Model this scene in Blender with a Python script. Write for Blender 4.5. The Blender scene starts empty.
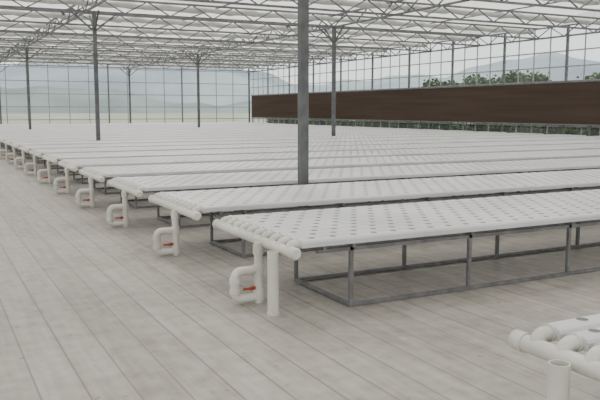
import bpy, math, random
from mathutils import Vector, Matrix
random.seed(4)
S=bpy.context.scene
COL=S.collection

# ---------------- materials ----------------
def mat(name):
    m=bpy.data.materials.new(name); m.use_nodes=True
    nt=m.node_tree; b=nt.nodes['Principled BSDF']; return m,nt,b
def noise_mat(name,c1,c2,scale=5,rough=.5,metal=0,detail=4,vec=(1,1,1),spec=.5,lo=.3,hi=.7):
    m,nt,b=mat(name); N=nt.nodes; L=nt.links
    g=N.new('ShaderNodeNewGeometry'); mp=N.new('ShaderNodeVectorMath'); mp.operation='MULTIPLY'
    mp.inputs[1].default_value=vec
    n=N.new('ShaderNodeTexNoise'); n.inputs['Scale'].default_value=scale; n.inputs['Detail'].default_value=detail
    r=N.new('ShaderNodeValToRGB'); r.color_ramp.elements[0].color=(*c1,1); r.color_ramp.elements[1].color=(*c2,1)
    r.color_ramp.elements[0].position=lo; r.color_ramp.elements[1].position=hi
    L.new(g.outputs['Position'],mp.inputs[0]); L.new(mp.outputs[0],n.inputs['Vector'])
    L.new(n.outputs['Fac'],r.inputs['Fac']); L.new(r.outputs['Color'],b.inputs['Base Color'])
    b.inputs['Roughness'].default_value=rough; b.inputs['Metallic'].default_value=metal
    b.inputs['Specular IOR Level'].default_value=spec
    return m
M_pvc=noise_mat('pvc_white',(.56,.545,.48),(.70,.685,.62),3,.35)
M_chan=noise_mat('channel_white',(.55,.545,.55),(.69,.685,.69),1.2,.36)
M_hole=noise_mat('hole_dark',(.12,.12,.125),(.21,.21,.215),8,.8)
M_steel=noise_mat('galvanised_steel',(.13,.132,.135),(.22,.222,.225),9,.5,.3)
M_post=noise_mat('post_steel',(.09,.095,.10),(.15,.155,.16),5,.55,.3)
M_truss=noise_mat('truss_steel',(.12,.125,.13),(.20,.205,.21),4,.6,.2)
M_bar=noise_mat('glazing_bar',(.26,.27,.28),(.38,.39,.39),4,.6,.1)
M_red=noise_mat('red_valve',(.28,.03,.02),(.45,.06,.04),10,.5)
M_brown=noise_mat('cooling_pad_brown',(.066,.048,.038),(.088,.065,.052),1.6,.95,vec=(.6,.12,3.5),spec=.03)
M_kerb=noise_mat('concrete_kerb',(.25,.25,.24),(.35,.35,.33),3,.9)
M_leaf=noise_mat('leaf_green',(.025,.065,.015),(.08,.17,.04),1.2,.8)
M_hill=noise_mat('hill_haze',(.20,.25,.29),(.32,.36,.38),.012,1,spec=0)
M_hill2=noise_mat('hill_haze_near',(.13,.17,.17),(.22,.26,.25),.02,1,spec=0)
M_out=noise_mat('outside_field',(.20,.23,.17),(.34,.35,.29),.08,1,spec=0)
M_roll=noise_mat('shade_cloth',(.60,.60,.57),(.76,.76,.73),3,.9,vec=(.4,3,3))

def film_mat(name,col,transp):
    m=bpy.data.materials.new(name); m.use_nodes=True; nt=m.node_tree; N=nt.nodes; L=nt.links
    N.remove(N['Principled BSDF']); out=N['Material Output']
    d=N.new('ShaderNodeBsdfDiffuse'); t=N.new('ShaderNodeBsdfTranslucent'); tr=N.new('ShaderNodeBsdfTransparent')
    g=N.new('ShaderNodeNewGeometry'); mp=N.new('ShaderNodeVectorMath'); mp.operation='MULTIPLY'; mp.inputs[1].default_value=(.25,2.2,1)
    n=N.new('ShaderNodeTexNoise'); n.inputs['Scale'].default_value=1.0; n.inputs['Detail'].default_value=5
    r=N.new('ShaderNodeValToRGB'); r.color_ramp.elements[0].position=.3; r.color_ramp.elements[1].position=.7
    r.color_ramp.elements[0].color=(*[c*.70 for c in col],1); r.color_ramp.elements[1].color=(*col,1)
    L.new(g.outputs['Position'],mp.inputs[0]); L.new(mp.outputs[0],n.inputs['Vector']); L.new(n.outputs['Fac'],r.inputs['Fac'])
    L.new(r.outputs['Color'],d.inputs['Color']); L.new(r.outputs['Color'],t.inputs['Color'])
    a=N.new('ShaderNodeMixShader'); a.inputs[0].default_value=.6; L.new(d.outputs[0],a.inputs[1]); L.new(t.outputs[0],a.inputs[2])
    b=N.new('ShaderNodeMixShader'); b.inputs[0].default_value=transp; L.new(a.outputs[0],b.inputs[1]); L.new(tr.outputs[0],b.inputs[2])
    L.new(b.outputs[0],out.inputs['Surface']); return m
M_film=film_mat('roof_film',(.90,.895,.87),.17)
def glass_mat():
    m=bpy.data.materials.new('glazing'); m.use_nodes=True; nt=m.node_tree; N=nt.nodes; L=nt.links
    N.remove(N['Principled BSDF']); out=N['Material Output']
    tr=N.new('ShaderNodeBsdfTransparent'); tr.inputs[0].default_value=(.95,.97,.97,1)
    d=N.new('ShaderNodeBsdfTranslucent'); d.inputs[0].default_value=(.85,.88,.88,1)
    n=N.new('ShaderNodeTexNoise'); n.inputs['Scale'].default_value=.6
    mm=N.new('ShaderNodeMapRange'); mm.inputs['To Min'].default_value=.0; mm.inputs['To Max'].default_value=.12
    g=N.new('ShaderNodeNewGeometry'); L.new(g.outputs['Position'],n.inputs['Vector'])
    L.new(n.outputs['Fac'],mm.inputs['Value'])
    a=N.new('ShaderNodeMixShader'); L.new(mm.outputs[0],a.inputs[0]); L.new(tr.outputs[0],a.inputs[1]); L.new(d.outputs[0],a.inputs[2])
    L.new(a.outputs[0],out.inputs['Surface']); return m
M_glass=glass_mat()

def floor_mat():
    m,nt,b=mat('floor_ground_cover'); N=nt.nodes; L=nt.links
    g=N.new('ShaderNodeNewGeometry'); sep=N.new('ShaderNodeSeparateXYZ'); L.new(g.outputs['Position'],sep.inputs[0])
    def mth(op,a,bv=None):
        n=N.new('ShaderNodeMath'); n.operation=op
        if hasattr(a,'links') : L.new(a,n.inputs[0])
        else: n.inputs[0].default_value=a
        if bv is not None:
            if hasattr(bv,'links'): L.new(bv,n.inputs[1])
            else: n.inputs[1].default_value=bv
        return n.outputs[0]
    W=.26
    xs=mth('DIVIDE',sep.outputs['X'],W); fx=mth('FRACT',xs); ix=mth('FLOOR',xs)
    ex=mth('ABSOLUTE',mth('SUBTRACT',fx,.5))
    mr=N.new('ShaderNodeMapRange'); mr.inputs['From Min'].default_value=.46; mr.inputs['From Max'].default_value=.495; L.new(ex,mr.inputs['Value'])
    wn=N.new('ShaderNodeTexWhiteNoise'); wn.noise_dimensions='1D'; L.new(ix,wn.inputs['W'])
    vm=N.new('ShaderNodeVectorMath'); vm.operation='MULTIPLY'; vm.inputs[1].default_value=(16,.9,1); L.new(g.outputs['Position'],vm.inputs[0])
    n1=N.new('ShaderNodeTexNoise'); n1.inputs['Scale'].default_value=.6; n1.inputs['Detail'].default_value=8; n1.inputs['Roughness'].default_value=.65
    L.new(g.outputs['Position'],n1.inputs['Vector'])
    n2=N.new('ShaderNodeTexNoise'); n2.inputs['Scale'].default_value=1; n2.inputs['Detail'].default_value=6; L.new(vm.outputs[0],n2.inputs['Vector'])
    n3=N.new('ShaderNodeTexNoise'); n3.inputs['Scale'].default_value=7; n3.inputs['Detail'].default_value=8; L.new(g.outputs['Position'],n3.inputs['Vector'])
    r=N.new('ShaderNodeValToRGB'); e=r.color_ramp.elements
    e[0].position=.38; e[0].color=(.235,.212,.180,1); e[1].position=.62; e[1].color=(.43,.402,.358,1)
    tot=mth('ADD',mth('ADD',mth('MULTIPLY',n1.outputs['Fac'],.38),mth('MULTIPLY',n2.outputs['Fac'],.28)),mth('ADD',mth('MULTIPLY',wn.outputs['Value'],.05),mth('MULTIPLY',n3.outputs['Fac'],.31)))
    L.new(tot,r.inputs['Fac'])
    seam=mth('MULTIPLY',mr.outputs[0],mth('MULTIPLY',mth('ADD',n2.outputs['Fac'],mth('MULTIPLY',wn.outputs['Value'],.5)),.8))
    mx=N.new('ShaderNodeMixRGB'); mx.inputs[2].default_value=(.12,.10,.08,1); L.new(seam,mx.inputs[0]); L.new(r.outputs['Color'],mx.inputs[1])
    vo=N.new('ShaderNodeTexNoise'); vo.inputs['Scale'].default_value=13; vo.inputs['Detail'].default_value=3; L.new(g.outputs['Position'],vo.inputs['Vector'])
    ms=N.new('ShaderNodeMapRange'); ms.inputs['From Min'].default_value=.64; ms.inputs['From Max'].default_value=.74; ms.inputs['To Max'].default_value=.55; L.new(vo.outputs['Fac'],ms.inputs['Value'])
    mx2=N.new('ShaderNodeMixRGB'); mx2.inputs[2].default_value=(.14,.12,.09,1); L.new(ms.outputs[0],mx2.inputs[0]); L.new(mx.outputs[0],mx2.inputs[1])
    L.new(mx2.outputs[0],b.inputs['Base Color'])
    b.inputs['Roughness'].default_value=.42; b.inputs['Specular IOR Level'].default_value=.45
    bp=N.new('ShaderNodeBump'); bp.inputs['Strength'].default_value=.3; bp.inputs['Distance'].default_value=.01
    L.new(mth('SUBTRACT',n3.outputs['Fac'],mth('MULTIPLY',mr.outputs[0],.6)),bp.inputs['Height']); L.new(bp.outputs[0],b.inputs['Normal'])
    return m
M_floor=floor_mat()

# ---------------- mesh builder ----------------
class MB:
    def __init__(s): s.v=[];s.f=[];s.m=[];s.sm=[];s.mats=[]
    def mi(s,m):
        if m not in s.mats: s.mats.append(m)
        return s.mats.index(m)
    def add(s,vs,fs,m,smooth=False):
        o=len(s.v); s.v+= [tuple(v) for v in vs]; i=s.mi(m)
        for f in fs: s.f.append(tuple(o+k for k in f)); s.m.append(i); s.sm.append(smooth)
    def box(s,a,b,m):
        x0,y0,z0=a;x1,y1,z1=b
        s.add([(x0,y0,z0),(x1,y0,z0),(x1,y1,z0),(x0,y1,z0),(x0,y0,z1),(x1,y0,z1),(x1,y1,z1),(x0,y1,z1)],
          [(0,3,2,1),(4,5,6,7),(0,1,5,4),(1,2,6,5),(2,3,7,6),(3,0,4,7)],m)
    def beam(s,p,q,w,m,n=4):
        s.tube([p,q],w*(.7071 if n==4 else .5),m,n,phase=math.pi/4 if n==4 else 0,smooth=n>4)
    def tube(s,path,r,m,n=12,phase=0,smooth=True,caps=True,radii=None):
        path=[Vector(p) for p in path]; rings=[]; up=None
        for i,p in enumerate(path):
            if i==0: t=path[1]-path[0]
            elif i==len(path)-1: t=path[-1]-path[-2]
            else: t=(path[i+1]-path[i]).normalized()+(path[i]-path[i-1]).normalized()
            t.normalize()
            if up is None:
                up=Vector((0,0,1)) if abs(t.z)<.9 else Vector((1,0,0))
            a=t.cross(up).normalized(); b=a.cross(t).normalized(); up=b
            rr=radii[i] if radii else r
            rings.append([p+(a*math.cos(phase+2*math.pi*k/n)+b*math.sin(phase+2*math.pi*k/n))*rr for k in range(n)])
        vs=[v for R in rings for v in R]; fs=[]
        for i in range(len(rings)-1):
            for k in range(n): fs.append((i*n+k,i*n+(k+1)%n,(i+1)*n+(k+1)%n,(i+1)*n+k))
        s.add(vs,fs,m,smooth)
        if caps:
            s.add(rings[0],[tuple(range(n))],m); s.add(rings[-1],[tuple(range(n))][::-1],m)
    def mesh(s,name):
        me=bpy.data.meshes.new(name); me.from_pydata(s.v,[],s.f)
        for m in s.mats: me.materials.append(m)
        me.polygons.foreach_set('material_index',s.m); me.polygons.foreach_set('use_smooth',s.sm); me.update(); return me
    def obj(s,name,loc=(0,0,0)):
        o=bpy.data.objects.new(name,s.mesh(name)); COL.objects.link(o); o.location=loc; return o
def elbow(c,d1,d2,r,k=6):
    c=Vector(c);d1=Vector(d1);d2=Vector(d2); p0=c-d1*r; o=p0+d2*r
    return [o - d2*r*math.cos(a)+d1*r*math.sin(a) for a in [math.pi/2*i/k for i in range(k+1)]]

# ---------------- layout ----------------
HX=2.55
PITCH=2.31; Y0=5.04; BW=1.62
XEND=24.3; NCH=10
ZT=.615
def build_table():
    b=MB()
    sp=BW/NCH; cw=.136; ch=.062
    for i in range(NCH):
        y=sp*(i+.5); x0=HX+.09; x1=XEND
        prof=[(-cw/2,-ch),(-cw/2,-.024),(-cw/2+.010,-.009),(-cw/2+.032,0),(cw/2-.032,0),(cw/2-.010,-.009),(cw/2,-.024),(cw/2,-ch)]
        n=len(prof)
        vs=[(x0,y+p[0],ZT+p[1]) for p in prof]+[(x1,y+p[0],ZT+p[1]) for p in prof]
        fs=[(k,k+1,n+k+1,n+k) for k in range(n-1)]+[(0,n,2*n-1,n-1)]+[tuple(range(n))[::-1],tuple(range(n,2*n))]
        b.add(vs,fs,M_chan)
        b.tube([(x0+.05,y,ZT-.034)]+elbow((HX+.005,y,ZT-.034),(-1,0,0),(0,0,-1),.045)+[(HX+.005,y,ZT-.08)],.036,M_pvc,12)
        b.tube([(x0-.012,y,ZT-.034),(x0+.012,y,ZT-.034)],.045,M_pvc,12)
        x=x0+.12+(.10 if i%2 else 0)
        while x<x1-.05:
            R=.031;n=12
            o=[(x+R*math.cos(2*math.pi*k/n),y+R*math.sin(2*math.pi*k/n),ZT+.003) for k in range(n)]
            o2=[(x+(R+.006)*math.cos(2*math.pi*k/n),y+(R+.006)*math.sin(2*math.pi*k/n),ZT+.0005) for k in range(n)]
            if x<9:
                b.add(o2+o,[(k,(k+1)%n,n+(k+1)%n,n+k) for k in range(n)],M_chan)
            b.add(o,[tuple(range(n))],M_hole)
            x+=.20
    zh=ZT-.090; r=.043
    b.tube([(HX,-.03,zh),(HX,BW+.03,zh)],r,M_pvc,16)
    for y in (-.03,BW+.03):
        s_=-1 if y<0 else 1
        b.tube([(HX,y-.05*s_,zh),(HX,y+.02*s_,zh),(HX,y+.035*s_,zh)],r,M_pvc,16,radii=[r+.007,r+.007,r-.008])
    w=.032
    rows=[.07,1.08]
    xs=[3.13+1.27*k for k in range(17)]
    for yy in rows:
        for x in xs: b.beam((x,yy,0),(x,yy,ZT-.09),w,M_steel)
        b.beam((xs[0],yy,.02),(xs[-1],yy,.02),w*.95,M_steel)
        b.beam((HX+.25,yy,ZT-.112),(XEND-.05,yy,ZT-.112),w,M_steel)
    for k,x in enumerate(xs):
        b.beam((x,.02,ZT-.08),(x,BW-.02,ZT-.08),w*.9,M_steel)
        if k==0 or k==16: b.beam((x,rows[0],.02),(x,rows[1],.02),w*.9,M_steel)
    b.beam((HX+.3,.02,ZT-.08),(HX+.3,BW-.02,ZT-.08),w*.9,M_steel)
    ya=.56; X=HX-.05
    b.tube([(X,ya,zh),(X,ya,.0)],.038,M_pvc,14)
    b.tube([(X,ya,zh-.10),(X,ya,zh-.02)],.048,M_pvc,14)
    b.tube([(X,ya,.25),(X,ya,.33)],.048,M_pvc,14)
    xb=X-.22
    path=[(X,ya,.29),(xb+.08,ya,.29)]+elbow((xb,ya,.29),(-1,0,0),(0,0,-1),.055)+elbow((xb,ya,.05),(0,0,-1),(1,0,0),.055)+[(X,ya,.05)]
    b.tube(path,.038,M_pvc,14)
    b.tube([(xb,ya,.19),(xb,ya,.235)],.047,M_pvc,14); b.tube([(xb,ya,.10),(xb,ya,.14)],.047,M_pvc,14)
    b.tube([(X,ya,.12),(X,ya,.02)],.047,M_pvc,14)
    b.tube([(X-.07,ya-.02,.135),(X-.15,ya-.02,.135)],.011,M_red,8); b.tube([(X-.04,ya-.01,.135),(X-.08,ya-.02,.135)],.017,M_red,8)
    return b.mesh('hydroponic_table')
me=build_table()
ns=[-2]+list(range(0,23))
for n in ns:
    o=bpy.data.objects.new('hydroponic_table',me); COL.objects.link(o)
    o.location=(0,Y0+PITCH*n if n>=0 else .93,0)

def stand(x,y,h,r):
    b=MB(); n=20
    b.tube([(0,0,0),(0,0,h)],r,M_pvc,n,caps=False); b.tube([(0,0,h),(0,0,.03)],r-.007,M_pvc,n,caps=False)
    vs=[];
    for rr in (r,r-.007): vs+=[(rr*math.cos(2*math.pi*k/n),rr*math.sin(2*math.pi*k/n),h) for k in range(n)]
    b.add(vs,[(k,(k+1)%n,n+(k+1)%n,n+k) for k in range(n)],M_pvc)
    b.tube([(0,0,.0),(0,0,.02)],r+.006,M_pvc,n)
    b.obj('pvc_standpipe',(x,y,0))
stand(HX-.10,5.20,.52,.046)
stand(HX-.13,2.20,.55,.048)

# ---------------- floor and outside ----------------
b=MB(); b.add([(-5,-8,0),(26,-8,0),(26,60,0),(-5,60,0)],[(0,1,2,3)],M_floor); b.obj('floor')
b=MB(); b.add([(-900,-900,-.06),(1500,-900,-.06),(1500,1500,-.06),(-900,1500,-.06)],[(0,1,2,3)],M_out); b.obj('outside_ground')

# ---------------- posts ----------------
ZE=4.95; TD=.45
g0=Y0-.03-.20+2*PITCH
gy=[g0+PITCH*7*k for k in range(-1,4)]
def post(x,y,w=.125):
    b=MB()
    b.beam((0,0,0),(0,0,ZE-.01),w,M_post)
    b.box((-.13,-.13,0),(.13,.13,.015),M_post)
    for d in ((1,0),(-1,0),(0,1),(0,-1)):
        b.beam((0,0,ZE-.65),(d[0]*.75,d[1]*.75,ZE-.04),.05,M_post)
    b.obj('steel_column',(x,y,0))
for k,y in enumerate(gy):
    for x in (5.2,14.8):
        if k==1 and x<6: post(4.94,y,.12)
        elif k in(2,) and x<6: post(5.40,y)
        else: post(x,y,.125)

# ---------------- trusses ----------------
def truss(b,p,q,depth,w,m,seg=1.0):
    p=Vector(p);q=Vector(q); d=q-p; Ln=d.length; n=max(2,int(Ln/seg)); up=Vector((0,0,depth))
    b.beam(p,q,w,m); b.beam(p+up,q+up,w,m)
    for i in range(n):
        a=p+d*(i/n); c=p+d*((i+1)/n); mid=(a+c)/2
        b.beam(a,mid+up,w*.6,m); b.beam(mid+up,c,w*.6,m)
STEP=PITCH*7/4
ys=[gy[0]+STEP*k for k in range(0,17)]
random.seed(5)
for k,y in enumerate(ys):
    if y>59: continue
    b=MB(); truss(b,(-4.9,y,ZE),(25.9,y,ZE),TD,.07,M_truss,1.6); b.obj('roof_truss')
    b=MB(); path=[];rad=[]
    for i in range(125):
        x=-4.8+30.5*i/124; path.append((x,y+.28,ZE+TD-.10-.05*abs(math.sin(x*math.pi/1.6)))); rad.append(.10+random.uniform(-.02,.03))
    b.tube(path,.1,M_roll,8,radii=rad); b.obj('rolled_shade_cloth')
b=MB()
for x in (-4.6,5.1,14.8,25.7):
    truss(b,(x,-7,ZE-.02),(x,59.8,ZE-.02),TD,.065,M_truss,1.6)
for x in [0.3,10,20]:
    b.beam((x,-7,ZE+TD),(x,59.8,ZE+TD),.045,M_truss)
b.obj('gutter_truss')

# ---------------- ceiling film ----------------
b=MB(); vs=[];fs=[]
P=STEP*2
yl=[]; y=-8
while y<=60.001: yl.append(y); y+=.25
xl=[-5+31*i/60 for i in range(61)]
def roofz(x,y):
    t=((y-gy[0])/P)%1.0
    tri=1-abs(2*t-1)
    t2=((y-gy[0])/(STEP/2))%1.0
    return ZE+TD+.06+.75*tri-.10*math.sin(math.pi*t2)+.02*math.sin(x*2.1+y)
for y in yl:
    for x in xl: vs.append((x,y,roofz(x,y)))
nx=len(xl)
for j in range(len(yl)-1):
    for i in range(nx-1): fs.append((j*nx+i,j*nx+i+1,(j+1)*nx+i+1,(j+1)*nx+i))
b.add(vs,fs,M_film); b.obj('ceiling')

# ---------------- walls ----------------
def wall(name,p,q,z0,z1,bars,hz,major=4,wm=.05,gable=False):
    b=MB(); p=Vector((*p,0));q=Vector((*q,0)); d=q-p; n=bars
    for i in range(n+1):
        a=p+d*(i/n); mj=i%major==0
        b.beam(a,a+Vector((0,0,z1)),.10 if mj else wm,M_truss if mj else M_bar)
    for z in hz: b.beam(p+Vector((0,0,z)),q+Vector((0,0,z)),.055,M_bar)
    b.add([p,q,q+Vector((0,0,z1)),p+Vector((0,0,z1))],[(0,1,2,3)],M_glass)
    if gable:
        m=300; lo=[p+d*(i/m)+Vector((0,0,z1)) for i in range(m+1)]; hi=[Vector((v.x,v.y,roofz(v.x,v.y))) for v in lo]
        b.add(lo+hi,[(i,i+1,m+2+i,m+1+i) for i in range(m)],M_film)
    b.beam(p+Vector((0,0,.12)),q+Vector((0,0,.12)),.24,M_kerb)
    return b.obj(name)
wall('wall_right',(26,-8),(26,60),0,ZE+TD,68,[.9,2.95,3.6,4.3,ZE],4,.045,True)
wall('wall_back',(-5,60),(26,60),0,ZE+TD,20,[.9,1.9,2.9,3.9,ZE],4,.06,True)
wall('wall_left',(-5,60),(-5,-8),0,ZE+TD,34,[.9,2.9,ZE],4,.05,True)

b=MB(); b.box((25.62,-2,1.03),(25.80,58.6,2.86),M_brown)
b.beam((25.62,-2,2.89),(25.62,58.6,2.89),.07,M_truss); b.beam((25.62,-2,1.0),(25.62,58.6,1.0),.06,M_truss)
for k in range(16): b.beam((25.75,-1.9+4.04*k,0),(25.75,-1.9+4.04*k,1.03),.06,M_truss)
b.obj('cooling_pad_wall')

# ---------------- hills ----------------
def hills(name,dist,amp,base,seed,rad0,rad1,m):
    random.seed(seed); ph=[random.uniform(0,6.28) for _ in range(7)]
    b=MB(); n=300; vs=[]
    for r,fz in ((dist,0),(dist*1.12,.55),(dist*1.3,1),(dist*1.6,.7)):
        for i in range(n+1):
            a=rad0+(rad1-rad0)*i/n
            h=base+amp*(.5*math.sin(a*6+ph[0])+.3*math.sin(a*14+ph[1])+.18*math.sin(a*31+ph[2])+.1*math.sin(a*67+ph[3])+.05*math.sin(a*120+ph[4]+r))
            vs.append((r*math.sin(a),r*math.cos(a),-1+max(0,h*fz)))
    fs=[]
    for j in range(3):
        for i in range(n): fs.append((j*(n+1)+i,j*(n+1)+i+1,(j+1)*(n+1)+i+1,(j+1)*(n+1)+i))
    b.add(vs,fs,m,True); b.obj(name)
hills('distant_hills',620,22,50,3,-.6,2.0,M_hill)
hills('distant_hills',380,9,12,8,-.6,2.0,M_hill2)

# ---------------- shrubs outside ----------------
def shrub_mesh(w,h,nl,seed,lo=.1,big=1):
    random.seed(seed); b=MB()
    for i in range(5):
        b.tube([(random.uniform(-w,w)*.2,random.uniform(-w,w)*.2,-.06),(random.uniform(-w,w)*.5,random.uniform(-w,w)*.4,h*.7)],.02*big,M_leaf,5)
    for i in range(nl):
        c=Vector((random.gauss(0,w*.32),random.gauss(0,w*.42),h*random.uniform(lo,1)**.8*random.uniform(.85,1.04)))
        a=Vector((random.uniform(-1,1),random.uniform(-1,1),random.uniform(-.6,1))).normalized(); s=Vector((random.uniform(-1,1),random.uniform(-1,1),random.uniform(-1,1))).cross(a).normalized()
        L=random.uniform(.12,.24)*big; W=L*.45
        b.add([c,c+a*L*.5+s*W,c+a*L,c+a*L*.5-s*W],[(0,1,2,3)],M_leaf)
    return b.mesh('shrub')
sm=[shrub_mesh(.75,1.15,650,i) for i in range(3)]
random.seed(9)
y=12
while y<60:
    o=bpy.data.objects.new('shrub',random.choice(sm)); COL.objects.link(o)
    o.location=(27.9+random.uniform(-.2,.3),y,-.06); s=random.uniform(.75,1.1); o.scale=(s,s*(1 if random.random()<.5 else -1),s)
    y+=random.uniform(.6,.95)
tm=shrub_mesh(1.0,3.6,3200,77,.45,1.15)
for (yy,s) in ((28.3,.98),(29.8,1.02),(31.3,.93),(33.0,1.0),(35.2,.93),(36.8,.97),(24.2,.93)):
    o=bpy.data.objects.new('small_tree',tm); COL.objects.link(o); o.location=(29.6,yy*1.04,-.06); o.scale=(1,1,s); o.rotation_euler[2]=0 if yy<31 else math.pi

# ---------------- light ----------------
w=bpy.data.worlds.new('World'); S.world=w; w.use_nodes=True; nt=w.node_tree; N=nt.nodes; L=nt.links
bg=N['Background']; tc=N.new('ShaderNodeTexCoord'); sp=N.new('ShaderNodeSeparateXYZ'); L.new(tc.outputs['Generated'],sp.inputs[0])
r=N.new('ShaderNodeValToRGB'); L.new(sp.outputs['Z'],r.inputs['Fac'])
r.color_ramp.elements[0].color=(.90,.92,.92,1); r.color_ramp.elements[1].color=(.92,.93,.93,1); r.color_ramp.elements[1].position=.5
L.new(r.outputs['Color'],bg.inputs['Color']); bg.inputs['Strength'].default_value=1.75
sd=bpy.data.lights.new('sun','SUN'); sd.energy=4.2; sd.angle=math.radians(12); sd.color=(1,.95,.88)
so=bpy.data.objects.new('sun',sd); COL.objects.link(so); so.rotation_euler=(math.radians(-32),math.radians(18),0)

# ---------------- camera ----------------
cd=bpy.data.cameras.new('camera'); cd.sensor_width=36; cd.lens=726/600*36; cd.clip_end=3000
co=bpy.data.objects.new('camera',cd); COL.objects.link(co); co.location=(0,0,1.65)
co.rotation_euler=(math.radians(90-7.07),0,math.radians(-27.4))
S.camera=co
